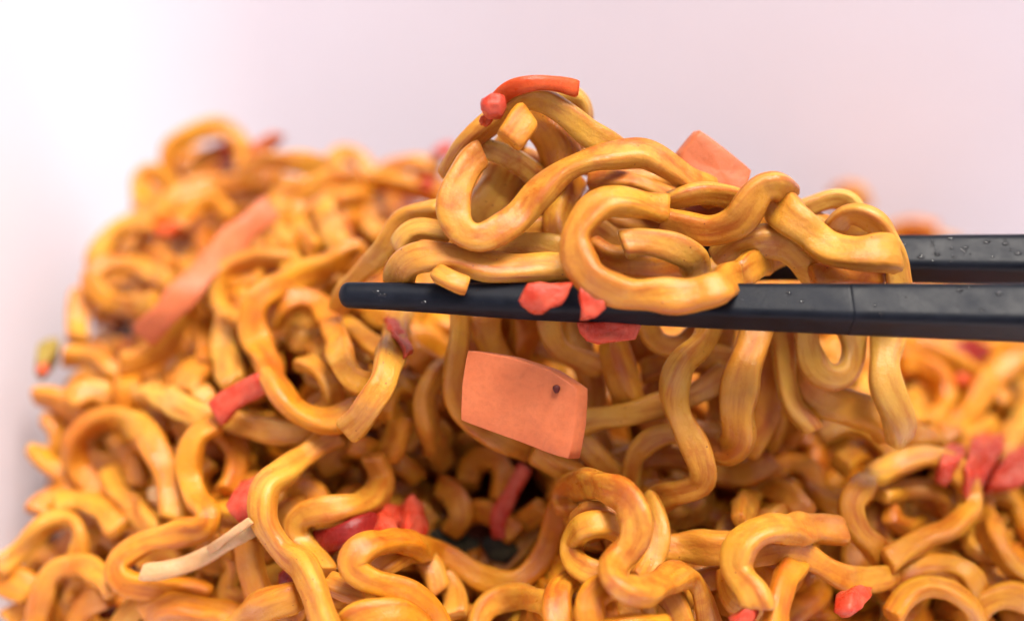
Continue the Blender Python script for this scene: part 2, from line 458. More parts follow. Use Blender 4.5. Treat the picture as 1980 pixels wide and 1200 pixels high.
# ------------------------------------------------------------------ noodles
# Each line: width in picture points | L lifted, H hanging, B bed | paleness | sauce (raised on back curtain strands, painting in their shade) | label | course x,y,height above the heap in mm
STRANDS = """
56|L|.15|.9|thick S shaped noodle looping from the left of the lifted bunch over its middle|932,296,4 912,308,4 897,335,5 880,373,6 873,413,7 888,445,7 922,462,7 963,448,7 1003,417,6 1043,373,5 1077,341,5 1117,318,5 1167,302,5 1217,296,4 1262,303,3 1302,326,2 1342,354,0 1385,378,-3
46|L|.3|.5|noodle arching over the very top of the lifted bunch under the red pepper strip|868,335,-6 880,305,-4 905,275,-2 937,250,0 965,220,1 985,203,2 1017,189,2 1050,192,2 1083,214,2 1117,241,1 1152,264,1 1185,283,0 1215,300,-3
40|L|.5|.2|pale noodle curl behind the top right of the lifted peak|1060,180,-2 1098,180,-3 1126,196,-4 1133,222,-5 1122,250,-6 1105,275,-7
54|L|.1|.3|short cut noodle stub poking forward just below the red pepper at the peak|1020,226,5 1006,242,6 985,273,7
74|L|0|.8|orange noodle running down inside the peak of the lifted bunch|1025,215,-3 1045,240,-3 1068,272,-3 1088,305,-4 1100,340,-5
42|L|.5|.9|oily brown noodle slanting through the hollow behind the S shaped noodle|905,270,-2 925,285,-2 960,292,-2 992,310,-3 1024,330,-4 1045,345,-5
74|L|.4|.2|dull noodle at the back of the left hollow in the lifted bunch|975,325,-8 963,365,-7 935,405,-6 905,438,-6
52|L|.1|.9|noodle running down between the S shaped noodle and the front coil|1112,345,-6 1095,385,-5 1075,425,-5 1088,475,-5
36|L|.1|1|thin noodle edge tucked under the arch of the S shaped noodle|1140,352,-5 1200,348,-4 1260,366,-4 1310,385,-5
60|L|.1|.6|big round coil noodle hanging in front of the near chopstick|1284,402,4 1255,398,6 1225,392,8 1183,389,9 1146,402,10 1120,433,11 1113,472,11 1122,512,12 1148,545,13 1190,562,13 1250,571,13 1318,572,13 1380,560,12 1425,535,7 1462,508,1 1505,492,-5 1540,485,-8
54|L|.35|.2|short noodle crossing the opening of the round coil|1203,474,8 1235,468,8 1270,468,8 1305,478,7 1337,498,5 1350,530,1
40|L|.3|.5|noodle leaving the coil's cut end towards the upper right|1280,396,0 1318,380,1 1360,372,1 1400,378,0 1435,395,-3
56|L|.15|.5|noodle rising from the coil to a raised square fold at the right|1282,428,3 1335,440,3 1385,447,4 1425,430,5 1452,398,6 1470,366,6 1500,356,4 1520,380,1
64|L|.2|.5|wide noodle falling from the raised fold down to the chopstick at the right|1492,366,2 1505,392,3 1530,423,4 1570,456,5 1608,484,6 1655,490,7 1702,486,7 1728,494,5
44|L|.4|.3|smooth noodle arching over the right end of the lifted bunch|1612,440,1 1625,422,2 1650,415,3 1680,418,4 1705,440,4 1722,470,4 1733,505,3 1738,545,2 1738,590,0
60|L|.25|.8|broad noodle lying under the fold just above the chopstick|1385,500,-1 1415,480,0 1460,466,1 1510,470,1 1552,495,1 1580,530,1 1592,565,0
36|L|.9|.1|pale thin noodle curl at the back right of the lifted bunch|1545,405,-6 1585,392,-6 1618,380,-6 1645,392,-6 1655,425,-6
44|L|0|1|sauce soaked noodle squeezed on the chopstick at the right|1570,535,1 1640,532,1 1705,532,0
56|L|.3|.5|long noodle lying along the near chopstick at the left of the bunch|768,545,2 775,515,3 805,498,4 840,495,5 885,502,5 940,513,5 1000,519,5 1060,517,5 1110,514,5 1155,520,3
40|L|.1|.4|noodle drooping from the left of the bunch behind the chopstick tip|855,408,-2 812,410,-4 780,424,-5 755,455,-6 735,490,-8 703,525,-11 668,562,-15 655,600,-18
44|L|.35|.4|short noodle bulge at the left edge of the lifted bunch|772,480,-2 785,452,-1 820,440,0 870,448,0
34|L|.2|.4|small noodle flap hanging over the near chopstick at its left|846,528,6 872,540,8 905,552,8
50|L|.3|.6|noodle filling the gap below the S shaped noodle|950,478,1 1005,474,0 1060,480,0 1110,492,0
54|L|.2|.8|noodle buried at the heart of the lifted bunch|1140,440,-5 1180,470,-5 1240,500,-5 1320,520,-5 1400,530,-5
52|L|.1|1|noodle under the right half of the lifted bunch|1330,400,-6 1400,420,-6 1460,430,-6 1520,460,-5 1600,500,-5
50|L|.2|1|noodle behind the left hollow's floor|860,470,-6 920,495,-6 1000,500,-6 1090,500,-6
50|L|.1|.8|noodle behind the raised fold|1380,395,-8 1440,390,-9 1500,400,-9 1560,430,-8 1640,455,-7
46|L|.1|.8|noodle behind the arch at the centre of the bunch|1100,300,-8 1160,320,-9 1230,330,-9 1300,350,-9 1360,390,-9
50|L|.1|.8|noodle behind the opening of the coil|1140,470,-1 1180,500,0 1250,510,0 1330,510,0
50|H|.25|.5|hanging noodle that zigzags to a sharp corner left of centre|1385,560,0 1378,610,2 1360,660,4 1322,700,6 1301,742,6 1308,790,6 1332,840,6 1354,885,6 1361,922,5 1338,944,4 1292,958,1 1258,975,-2 1228,1002,-5
62|H|.15|.4|wide glossy hanging noodle with a squared lower corner|1480,570,2 1465,640,3 1444,693,5 1430,743,6 1425,800,6 1430,842,5 1405,872,2 1375,852,-2 1360,825,-5
42|H|.3|.5|long hanging noodle curving behind the left of the sausage slice|893,560,-3 887,640,-1 881,700,-1 880,755,-1 895,800,-1 935,835,-1 985,857,-2 1025,872,-5
56|H|.15|.6|straight noodle hanging in the shade below the red pepper|1178,620,-4 1190,680,-4 1204,735,-4 1217,785,-5
42|H|.3|.5|curved noodle hanging from the chopstick above the sausage slice|1060,605,-3 1064,645,-3 1085,678,-4 1122,698,-5 1170,710,-6
40|H|.2|.5|small noodle bend just under the chopstick at centre|1243,610,-2 1258,648,-2 1285,670,-2 1318,668,-3 1345,640,-4
44|H|.35|.3|shaded noodle sweeping sideways behind the hanging noodles|1120,815,-3 1170,808,-3 1235,795,-3 1300,778,-3 1350,757,-4 1400,722,-5
38|H|.35|.5|looped noodle arching left of the sharp cornered one|1222,975,-6 1222,920,-4 1232,872,-2 1262,846,-1 1310,840,-1 1360,850,-2 1400,880,-4
42|H|.25|.3|hanging noodle with a blocky cut end under the chopstick|1512,600,-2 1516,680,-1 1520,735,-1 1530,785,-1 1560,815,0 1572,832,0
48|H|.45|.1|U shaped noodle hanging like a ring under the chopstick|1562,600,1 1561,650,2 1566,692,2 1586,722,3 1618,733,3 1644,712,2 1652,675,1 1646,630,0 1640,600,-1
60|H|.55|.05|thick pale noodle hanging at the far right of the bunch|1738,560,0 1720,640,2 1709,690,3 1713,740,4 1727,780,4 1742,815,3 1738,850,1
64|H|.1|.2|orange noodle slung behind the U shaped ring|1545,700,-4 1560,745,-3 1592,772,-3 1642,788,-3 1692,803,-3 1722,838,-4
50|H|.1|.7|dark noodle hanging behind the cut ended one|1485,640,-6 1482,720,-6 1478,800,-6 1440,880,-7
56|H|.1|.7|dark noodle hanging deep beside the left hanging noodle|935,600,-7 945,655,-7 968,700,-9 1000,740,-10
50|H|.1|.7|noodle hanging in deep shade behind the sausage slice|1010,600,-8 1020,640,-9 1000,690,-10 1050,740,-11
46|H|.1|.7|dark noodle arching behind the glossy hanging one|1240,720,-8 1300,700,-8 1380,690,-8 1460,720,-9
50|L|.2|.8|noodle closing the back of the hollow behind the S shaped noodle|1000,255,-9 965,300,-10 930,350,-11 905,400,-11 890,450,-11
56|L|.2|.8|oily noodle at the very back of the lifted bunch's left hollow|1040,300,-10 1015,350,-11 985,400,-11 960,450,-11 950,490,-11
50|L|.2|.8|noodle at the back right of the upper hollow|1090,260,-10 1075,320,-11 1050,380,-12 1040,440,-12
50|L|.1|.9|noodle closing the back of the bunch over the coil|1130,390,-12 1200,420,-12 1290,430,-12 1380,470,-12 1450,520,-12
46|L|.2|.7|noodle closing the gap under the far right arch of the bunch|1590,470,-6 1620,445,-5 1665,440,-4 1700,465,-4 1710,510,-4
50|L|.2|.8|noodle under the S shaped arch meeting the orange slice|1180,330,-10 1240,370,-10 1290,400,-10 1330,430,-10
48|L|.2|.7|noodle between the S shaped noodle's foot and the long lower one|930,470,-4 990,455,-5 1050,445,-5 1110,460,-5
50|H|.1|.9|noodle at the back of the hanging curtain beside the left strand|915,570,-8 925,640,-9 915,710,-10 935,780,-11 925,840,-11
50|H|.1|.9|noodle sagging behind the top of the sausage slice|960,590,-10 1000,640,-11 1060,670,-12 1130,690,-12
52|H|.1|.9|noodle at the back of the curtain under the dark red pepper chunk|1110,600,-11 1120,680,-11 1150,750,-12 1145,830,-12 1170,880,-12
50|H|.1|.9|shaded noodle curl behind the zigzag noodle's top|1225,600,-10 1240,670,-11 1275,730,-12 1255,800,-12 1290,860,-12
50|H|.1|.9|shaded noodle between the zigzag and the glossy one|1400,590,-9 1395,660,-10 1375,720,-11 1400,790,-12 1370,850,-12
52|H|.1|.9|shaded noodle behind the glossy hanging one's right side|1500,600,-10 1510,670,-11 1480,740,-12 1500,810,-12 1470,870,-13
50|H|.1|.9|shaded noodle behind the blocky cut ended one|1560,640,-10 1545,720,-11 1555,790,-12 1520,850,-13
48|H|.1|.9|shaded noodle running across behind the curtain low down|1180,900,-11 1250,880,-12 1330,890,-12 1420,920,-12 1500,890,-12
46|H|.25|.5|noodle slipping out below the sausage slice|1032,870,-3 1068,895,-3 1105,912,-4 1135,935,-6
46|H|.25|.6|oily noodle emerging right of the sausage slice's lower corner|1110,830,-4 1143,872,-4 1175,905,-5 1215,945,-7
58|B|.1|1|twisted noodle that curls down the centre of the foreground like a treble clef|1100,990,2 1090,955,4 1120,937,6 1160,938,8 1197,953,9 1226,982,10 1236,1015,10 1224,1050,10 1196,1078,10 1181,1108,10 1196,1132,9 1228,1144,8 1264,1135,6 1296,1116,5 1322,1108,4 1346,1125,2 1362,1160,0 1372,1205,-2 1376,1240,-3
48|B|.1|.7|small ring shaped noodle curled in the middle of the foreground|1208,1035,2 1180,1014,4 1147,1010,6 1116,1027,7 1104,1057,7 1114,1088,6 1142,1107,4 1180,1112,1
36|B|.3|.8|noodle arc peeking out inside the curl above the small ring|1110,1005,0 1138,981,1 1170,984,1 1200,1010,0
42|B|.3|.5|noodle edge wrapped around the right of the foreground curl|1250,960,-2 1270,1005,-1 1273,1050,-1 1260,1090,-1 1235,1120,-2
50|B|.1|.5|long noodle sweeping from the central curl to a wide hook at lower left|1090,970,-2 1076,1010,0 1062,1050,2 1040,1090,3 1005,1120,4 960,1127,5 915,1108,5 870,1081,5 820,1059,6 770,1046,6 722,1049,7 688,1068,7 678,1095,7 700,1116,7 745,1130,6 790,1145,6 825,1170,6 845,1210,5 850,1245,4
42|B|.35|.4|noodle lying just inside the sweep left of the central curl|1052,985,-3 1035,1020,-2 1010,1056,-1 982,1086,-1 955,1105,-2
44|B|.15|.5|noodle hump inside the wide hook at the lower left|728,1100,1 760,1083,2 800,1070,3 830,1085,3 842,1115,1 850,1145,-1
46|B|.3|.4|short noodle stub with a squared end under the sweeping noodle|852,1112,0 882,1145,1 876,1190,0
46|B|.2|.4|noodle arch at the bottom edge left of centre|922,1230,3 930,1185,4 955,1161,5 1000,1152,5 1045,1162,4 1085,1182,2
50|B|.1|.9|noodle bending upright at the bottom under the small ring|1092,1240,3 1078,1190,3 1076,1152,4 1092,1125,4 1130,1110,2 1165,1120,0
54|B|.1|.6|noodle standing beside the foot of the central curl|1155,1245,5 1142,1195,5 1142,1160,5 1162,1138,4 1195,1130,1
34|B|.1|.5|noodle just entering the bottom edge below the central curl|1170,1215,6 1225,1197,6 1290,1205,5
56|B|.2|.7|noodle hidden behind the tail of the central curl|1282,1140,-3 1310,1175,-3 1322,1230,-3
60|B|.25|.4|flat noodle running behind between the curl and the cut ended noodle|1258,1060,-1 1320,1057,0 1375,1058,0 1430,1060,-1
60|B|.2|.6|noodle with a square cut end bending down at lower right|1634,1024,8 1600,1023,8 1560,1022,8 1510,1022,8 1463,1028,8 1432,1050,8 1420,1080,8 1430,1112,8 1455,1142,7 1468,1172,5
46|B|.1|.5|noodle showing beneath the bent cut ended one|1404,1100,2 1408,1140,2 1428,1168,2 1470,1180,1
48|B|.1|.7|long noodle sliding diagonally under the cut ended one|1450,1072,1 1505,1060,2 1553,1070,3 1597,1097,4 1640,1118,5 1692,1120,4 1735,1104,2
50|B|.1|.3|noodle rising straight from the bottom edge right of centre|1556,1078,0 1525,1105,2 1508,1150,4 1501,1200,6 1496,1245,6
46|B|.2|.1|large ring shaped noodle at the right of the heap|1730,1100,0 1694,1062,2 1660,1028,4 1644,985,5 1660,947,6 1696,918,6 1740,894,6 1790,882,6 1837,895,5 1866,925,5 1877,960,5 1867,997,5 1834,1023,5 1790,1042,5 1747,1062,5 1715,1085,4
42|B|.1|.5|noodle inside the large ring|1700,958,-3 1742,946,-2 1790,943,-1 1830,958,-1 1838,992,-2
42|B|.15|.4|arched noodle at the bottom right corner|1722,1190,6 1748,1155,7 1790,1133,7 1836,1138,7 1872,1165,6 1893,1205,5
46|B|.1|.3|noodle rolling over behind the arched one at bottom right|1712,1122,2 1768,1099,3 1828,1090,3 1872,1106,3 1890,1145,2 1898,1180,0
50|B|.1|.3|noodle descending the right edge beneath the red pepper pieces|1878,915,0 1898,968,1 1912,1020,1 1932,1066,1 1965,1100,1 2020,1130,0
44|B|.1|.3|noodle curving off the right edge|1900,958,-2 1940,954,-1 1968,985,-1 1990,1030,-1 2025,1060,-2
50|B|.1|.3|noodle at the far lower right corner edge|1893,1175,1 1930,1150,2 1980,1155,2 2035,1180,1
46|B|.2|.6|noodle arch in shade above the cut ended noodle|1432,1010,-3 1448,965,-2 1482,945,-2 1522,960,-2 1568,1000,-2
40|B|.2|.2|curved noodle beneath the slung orange one at right|1585,840,1 1628,822,2 1670,830,2 1705,855,2 1738,888,1
42|B|.1|.2|noodle hump below the right hanging noodles|1625,900,0 1663,871,0 1700,884,0 1720,915,-1
46|B|.05|.1|blurred noodle loop right of the hanging pale noodle|1738,700,0 1795,712,2 1826,748,3 1820,790,3 1788,812,2 1752,803,0
48|B|.1|.1|long blurred noodle slanting up to the right edge|1990,685,2 1930,718,3 1896,757,4 1870,800,4 1834,838,4 1788,850,3 1745,846,1
46|B|.05|.1|blurred noodle just below the chopstick at right|1720,655,0 1785,672,1 1845,702,2 1905,742,1 1940,790,0
46|B|.3|.1|pale blurred noodle at the right edge above the pepper pieces|2000,770,0 1962,835,1 1935,885,1 1925,930,0
46|B|.05|.1|blurred noodle crossing the right edge under the chopstick|1880,690,-2 1930,670,0 2000,680,1
44|B|.1|.3|blurred noodle between the ring and the long slanting one|1770,870,-2 1820,860,-1 1880,850,-1 1920,820,-1
36|B|.05|.2|far noodle lump showing above the right of the bunch|1612,392,0 1635,368,2 1660,375,2 1670,405,0
36|B|.05|.2|far noodle on the skyline above the far chopstick|1720,450,0 1765,438,1 1810,450,0
52|B|.05|.6|long smooth noodle making a sharp Z left of the chopstick tip|665,520,1 690,497,3 688,475,4 662,492,4 620,520,4 572,538,5 520,560,5 490,590,6 489,632,6 507,680,6 530,735,6 560,783,6 605,810,6 655,812,5 705,785,3
46|B|.05|.6|arched noodle whose leg dips below the chopstick tip|528,625,1 540,593,3 573,577,4 610,584,5 636,615,5 652,660,5 665,705,5 690,738,5 722,745,4 750,718,1
54|B|.35|.15|thick noodle with a cut end hanging below the chopstick tip|784,590,7 768,630,9 756,685,11 738,742,12 708,792,12 675,832,12
40|B|.1|.5|noodle behind the thick cut ended one|660,625,0 700,650,0 735,675,0 775,715,0
42|B|.2|.5|noodle lying right of the thick cut ended one|775,645,0 800,688,1 840,708,1 890,720,0
50|B|.2|.5|noodle arching down into the dark hollow left of the sausage|885,705,2 848,722,2 824,758,2 823,805,1 838,855,0 858,900,-1
42|B|.1|.6|inner noodle curve inside the sharp Z noodle|585,702,-1 620,715,0 643,745,1 640,785,0 608,800,-1
52|B|.4|.1|pale broad noodle on the left heap beside the red pepper|278,755,2 318,768,3 365,793,3 405,815,2
46|B|.3|.2|pale noodle lying under the red pepper on the left|398,798,0 450,815,1 512,830,2 572,837,2 630,832,0
50|B|.15|.1|big blurred noodle arch at the left of the heap|200,985,-1 178,940,1 150,905,2 146,855,4 178,815,5 226,808,5 273,828,5 302,870,5 322,917,4 335,965,3 338,1005,1
48|B|.1|.2|S shaped noodle on the left turning from upright to lying|428,822,2 388,833,4 367,870,6 366,920,6 382,965,6 405,998,5 385,1023,5 335,1034,6 280,1048,6 240,1070,6 222,1100,6 243,1128,5 300,1137,4 352,1136,3 400,1155,1
46|B|.05|.6|orange noodle curve behind the upright left noodle|422,828,-2 455,858,-1 460,905,-1 438,950,-2
52|B|.15|.4|long noodle snaking down the lower left with a twist near its top|655,835,2 605,868,4 555,908,6 522,932,7 506,963,7 509,1005,7 530,1046,7 563,1075,7 594,1105,7 608,1150,6 630,1200,6 645,1245,5
50|B|.15|.4|noodle bending over the dark hollow right of the snaking noodle|722,880,0 738,920,2 728,955,3 690,976,4 640,986,4 592,990,3 570,1018,2 590,1060,1 625,1105,0
54|B|.2|.2|upright oval noodle beside the snaking noodle's left|478,1045,0 484,1090,1 494,1130,1 508,1172,0
58|B|.3|.2|noodle hump at the bottom edge left of the snaking noodle|445,1225,3 488,1186,4 530,1166,4 575,1152,2
54|B|.1|.2|noodle lying level at the bottom left edge|280,1190,3 320,1172,4 370,1176,4 422,1186,4 475,1205,3
42|B|.1|.2|blurred hooked noodle at the lower left by the box wall|-5,1098,1 42,1060,2 78,1022,3 112,1001,4 142,1008,4 155,1040,4 150,1080,3 158,1115,2
42|B|.1|.1|blurred noodle arch at the very bottom left|68,1215,3 80,1155,4 92,1115,5 122,1093,5 162,1093,5 196,1115,4 222,1146,3
60|B|.05|.1|fat blurred noodle in the lower left corner|-15,1105,1 30,1125,2 65,1145,1
44|B|.1|.1|blurred noodle above the hooked one at left|105,978,0 160,970,1 204,990,1 228,1025,0
42|B|.2|.1|blurred noodle running down beside the big left arch|212,910,0 225,950,1 252,972,1 278,1000,1 305,1030,0
40|B|.1|.3|noodle inside the big left arch|218,848,-3 243,872,-2 262,905,-2 266,942,-3
44|B|.05|.2|blurred noodle at the left wall with a pointed bend|68,763,1 110,773,2 150,796,2 195,812,1
50|B|.2|.1|blurred noodle blob by the left wall above the arch|135,775,2 172,755,3 212,768,2
40|B|.05|.2|blurred noodle curl touching the left wall|72,868,1 95,900,2 138,925,2 132,955,1 95,965,1 68,990,0
40|B|.05|.4|dim noodle behind the curl at the left wall|95,808,-1 115,840,-1 110,885,-2
48|B|.1|.1|bent noodle below the orange slice on the left|405,592,2 372,582,3 346,602,4 330,645,5 302,680,5 265,700,4 232,702,3
38|B|.1|.2|blurred noodle loop at the left edge of the heap|338,548,0 292,528,1 240,508,2 196,512,3 176,545,3 200,576,3 250,590,3 305,588,2
42|B|.05|.2|blurred noodle end at the left edge below the loop|150,655,0 150,605,1 165,560,0
40|B|.05|.1|blurred noodle rising above the left loop|185,510,0 205,465,1 245,436,2 292,430,1
40|B|.1|.3|blurred noodle between the left loop and the orange slice|268,468,-1 300,490,0 330,520,-1
38|B|.1|.1|blurred noodle ring crowning the far left of the heap|325,335,0 330,290,1 365,262,2 410,246,2 448,255,2 470,290,1 472,335,0
32|B|.1|.3|blurred noodle inside the crowning ring|355,332,-2 398,306,-1 432,285,-2
36|B|.1|.1|blurred noodle hook below the crowning ring|305,420,1 278,393,2 270,352,2 290,328,2 322,345,1 338,378,0
40|B|.15|.1|blurred noodle arching behind the top of the orange slice|308,425,1 335,386,2 380,364,3 430,358,3 482,350,2 535,345,1
38|B|.1|.5|small blurred noodle bend left of the orange slice's top|345,440,-1 370,402,0 413,390,0 445,425,-1
40|B|.1|.1|blurred noodle on the far skyline at left|475,332,0 530,313,1 590,315,1 640,330,1 690,352,0
46|B|.1|.1|wide noodle arch right of the orange slice|552,485,1 530,432,3 545,390,4 585,362,4 640,352,4 700,350,4 760,355,4 812,366,3 860,388,1
36|B|.15|.2|noodle arch nested inside the wide one by the orange slice|612,485,1 586,450,2 572,415,3 590,392,3 640,382,2 692,375,1 735,358,0
46|B|.35|.1|pale noodle stub below the nested arches|622,402,1 640,440,2 658,482,1
40|B|.3|.2|short pale noodle left of the sharp Z noodle's top|552,460,0 560,500,0 572,535,-1
42|B|.1|.3|noodle loop between the orange slice and the sharp Z noodle|565,505,0 510,500,2 465,506,3 430,530,3 420,570,2 440,603,1 475,608,0
34|B|.1|.2|blurred noodle knob on the far skyline left of the bunch|648,345,0 645,307,1 676,296,1 706,320,1 722,355,0
36|B|.1|.1|blurred noodle on the skyline touching the lifted bunch|735,340,0 765,322,1 805,315,1 850,325,0
38|B|.1|.2|blurred noodle behind the left side of the lifted bunch|800,345,-1 840,352,0 862,385,0
38|B|.1|.2|short noodle standing in the gap below the orange slice|395,620,0 394,660,1 402,702,0
50|B|.25|.1|pale noodle left of the sharp Z noodle's leg|442,605,1 434,650,2 440,700,2 452,745,1
50|B|.25|.1|stubby noodle block above the red pepper on the left|392,712,1 372,735,2 358,760,1
46|B|.2|.1|small noodle piece under the stubby block|385,758,0 400,780,1 415,808,0
44|B|.05|.1|blurred noodle near the yellow crumb at left|125,688,0 165,688,1 202,708,1 240,735,0
44|B|.1|.3|blurred noodle between the bent one and the broad pale one|240,712,-1 246,755,0 238,800,-1
40|B|.1|.2|noodle behind the lying part of the left S shaped one|295,992,-1 340,1000,0 385,1002,-1
48|B|.1|.1|blurred noodle at bottom left inside the arch|148,1210,0 170,1168,1 202,1150,0
44|B|.2|.1|blurred noodle at the bottom left beside the level one|228,1215,0 250,1182,1 275,1168,1
42|B|.05|.1|blurred noodle piece in the bottom left corner|15,1200,0 60,1172,1 100,1190,0
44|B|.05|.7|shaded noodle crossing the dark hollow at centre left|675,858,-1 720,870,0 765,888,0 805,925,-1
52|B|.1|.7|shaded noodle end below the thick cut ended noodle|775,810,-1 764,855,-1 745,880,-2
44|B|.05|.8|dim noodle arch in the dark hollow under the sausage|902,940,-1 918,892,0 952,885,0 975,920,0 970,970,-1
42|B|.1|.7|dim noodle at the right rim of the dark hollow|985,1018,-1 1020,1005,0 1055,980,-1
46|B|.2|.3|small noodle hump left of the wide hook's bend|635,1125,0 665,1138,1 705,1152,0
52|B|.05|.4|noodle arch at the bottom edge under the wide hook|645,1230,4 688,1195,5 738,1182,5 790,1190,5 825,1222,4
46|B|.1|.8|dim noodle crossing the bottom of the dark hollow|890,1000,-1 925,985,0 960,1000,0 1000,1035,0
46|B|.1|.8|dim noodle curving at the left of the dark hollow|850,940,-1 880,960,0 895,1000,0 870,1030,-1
"""
GROUPS = {'L': 'noodles lifted on the chopsticks', 'H': 'noodles hanging below the chopsticks', 'B': 'noodles heaped in the box'}

def catmull(P, sub):
    P = np.asarray(P, float)
    Q = np.vstack([2 * P[0] - P[1], P, 2 * P[-1] - P[-2]])
    out = []
    for i in range(1, len(Q) - 2):
        a, b, c, d = Q[i - 1:i + 3]
        for k in range(sub):
            t = k / sub
            out.append(0.5 * (2 * b + (c - a) * t + (2 * a - 5 * b + 4 * c - d) * t * t + (3 * b - a - 3 * c + d) * t ** 3))
    out.append(Q[-2])
    return np.array(out)

def resample(P, step):
    s = np.r_[0, np.cumsum(np.linalg.norm(np.diff(P[:, :3], axis=0), axis=1))]
    n = max(4, int(round(s[-1] / step)) + 1)
    t = np.linspace(0, s[-1], n)
    return np.stack([np.interp(t, s, P[:, k]) for k in range(P.shape[1])], 1)

class Strand:
    turn = 0.55
strands = []
def add_strand(pts, width, grp, pale, sauce, label, layer=0.0, twist=None):
    """pts: x, y in the picture, z in mm. Turned at once into real positions in the place."""
    pts = np.array(pts, float)
    P = catmull(pts, 8)
    if grp == 'B': base = D_bed(P[:, 0], P[:, 1])
    elif grp == 'L': base = np.full(len(P), 19.1)
    else: base = np.full(len(P), 19.75)
    d = base - P[:, 2] * 0.1 + layer
    W = un(P[:, 0], P[:, 1], d)
    s = Strand()
    s.P = resample(W, 0.16)
    s.r = (1.03 if grp == 'B' else 1.06) * width * K * float(np.median(d)) / 2
    s.grp, s.pale, s.sauce, s.label = grp, pale, sauce, label
    s.layer = layer
    strands.append(s)
    return s

for line in STRANDS.strip().splitlines():
    wd, grp, pale, sauce, label, pts = line.split('|')
    raw = [tuple(float(q) for q in p.split(',')) for p in pts.split()]
    zi = [(i, p[2]) for i, p in enumerate(raw) if len(p) == 3]
    pp = [(p[0], p[1], float(np.interp(i, [q[0] for q in zi], [q[1] for q in zi]))) for i, p in enumerate(raw)]
    add_strand(pp, float(wd), grp, float(pale), float(sauce), label)
N_TRACED = len(strands)

# the noodles that show between and under those: loosely waved strands, layer under layer
LEFT = ([200, 300, 350, 430, 500, 560, 650, 700, 800, 900, 1000, 1100, 1250], [330, 290, 265, 225, 185, 160, 160, 110, 80, 75, 60, -10, -30])
TOPX, TOPY = [200, 260, 320, 370, 450, 490, 560, 640, 700, 860, 1000, 1540, 1600, 1660, 1720, 1900, 2300], [420, 330, 300, 275, 275, 320, 335, 330, 335, 340, 360, 405, 400, 395, 440, 455, 470]
def inside(x, y):
    mg = 12 if y < 640 else 22
    return x > np.interp(y, *LEFT) + mg and y > np.interp(x, TOPX, TOPY) + mg + 2 and ((x - 930) / 60) ** 2 + ((y - 985) / 65) ** 2 > 1
def wave(rnd, length, y_hi=1420, y_lo=300, x_lo=-20, x_hi=2150):
    for _ in range(60):
        x, y = rnd.uniform(x_lo, x_hi), rnd.uniform(y_lo, y_hi)
        if not inside(x, y): continue
        a0, lam, amp, ph = rnd.uniform(0, 6.28), rnd.uniform(1.5, 2.4), rnd.uniform(1.0, 1.9), rnd.uniform(0, 6.28)
        out = []
        s = 0
        zp = rnd.uniform(0, 6.28)
        while s < length:
            if not inside(x, y): break
            out.append((x, y, 1.6 * math.sin(2 * math.pi * s / lam * 0.5 + zp)))
            ang = a0 + amp * math.sin(2 * math.pi * s / lam + ph) + 0.15 * s
            dd = float(D_bed(x, y))
            x += 0.3 / (K * dd) * math.cos(ang)
            y += 0.3 / (K * dd) * math.sin(ang) * 0.8
            s += 0.3
        if len(out) >= 5:
            return out
    return None
rnd = random.Random(11)
FILL = [(115, 0.72, 'B')]
MARKS = [(1165, 1050, 'the central foreground curl'), (1145, 1060, 'the small ring noodle'), (700, 1090, 'the wide hook noodle'), (960, 1125, 'the noodle sweeping left from the curl'),
 (985, 1155, 'the bottom edge arch left of the curl'), (1530, 1024, 'the square cut noodle'), (1440, 1130, 'the foot of the square cut noodle'), (1510, 1150, 'the noodle rising from the bottom edge'),
 (1760, 970, 'the large ring noodle'), (1800, 1150, 'the bottom right arch'), (1920, 1050, 'the noodle descending the right edge'), (1665, 1150, 'the small red cube'), (1900, 880, 'the three red pepper pieces'),
 (1820, 760, 'the blurred loop at right'), (1930, 720, 'the long slanting blurred noodle'), (1880, 680, 'the far dark red pepper'), (1740, 700, 'the pale hanging noodle'), (1615, 700, 'the hanging U shaped ring'),
 (1430, 780, 'the glossy hanging noodle'), (1320, 800, 'the zigzag hanging noodle'), (1010, 780, 'the large sausage slice'), (1180, 640, 'the dark red pepper chunk'), (700, 570, 'the near chopstick tip'),
 (720, 760, 'the thick cut ended noodle'), (500, 650, 'the leg of the sharp Z noodle'), (600, 800, 'the foot of the sharp Z noodle'), (610, 590, 'the arched noodle by the tip'), (465, 770, 'the bright red pepper strip'),
 (230, 830, 'the big left arch'), (370, 900, 'the upright left noodle'), (280, 1050, 'the lying part of the S noodle'), (400, 1060, 'the pale onion shred'), (510, 1000, 'the snaking noodle'), (580, 1120, 'the snaking noodle foot'),
 (660, 985, 'the noodle over the dark hollow'), (780, 1000, 'the light red pepper chunk'), (970, 990, 'the thin standing pepper strip'), (110, 1010, 'the hooked noodle by the wall'), (130, 1110, 'the arch at bottom left'),
 (370, 1180, 'the level noodle at bottom left'), (90, 780, 'the pointed bend at the wall'), (110, 900, 'the curl touching the wall'), (90, 680, 'the yellow crumb'), (320, 650, 'the bent noodle on the left'),
 (240, 545, 'the blurred loop at left'), (400, 510, 'the long orange slice'), (490, 420, 'the top of the orange slice'), (400, 280, 'the crowning ring'), (280, 370, 'the hook below the crowning ring'), (560, 320, 'the far left skyline'),
 (680, 300, 'the skyline knob'), (680, 355, 'the wide arch beside the slice'), (480, 530, 'the loop beside the slice'), (820, 320, 'the left of the lifted bunch'), (820, 780, 'the noodle arching into the hollow'), (1480, 950, 'the shaded arch'), (1650, 830, 'the slung orange noodle')]
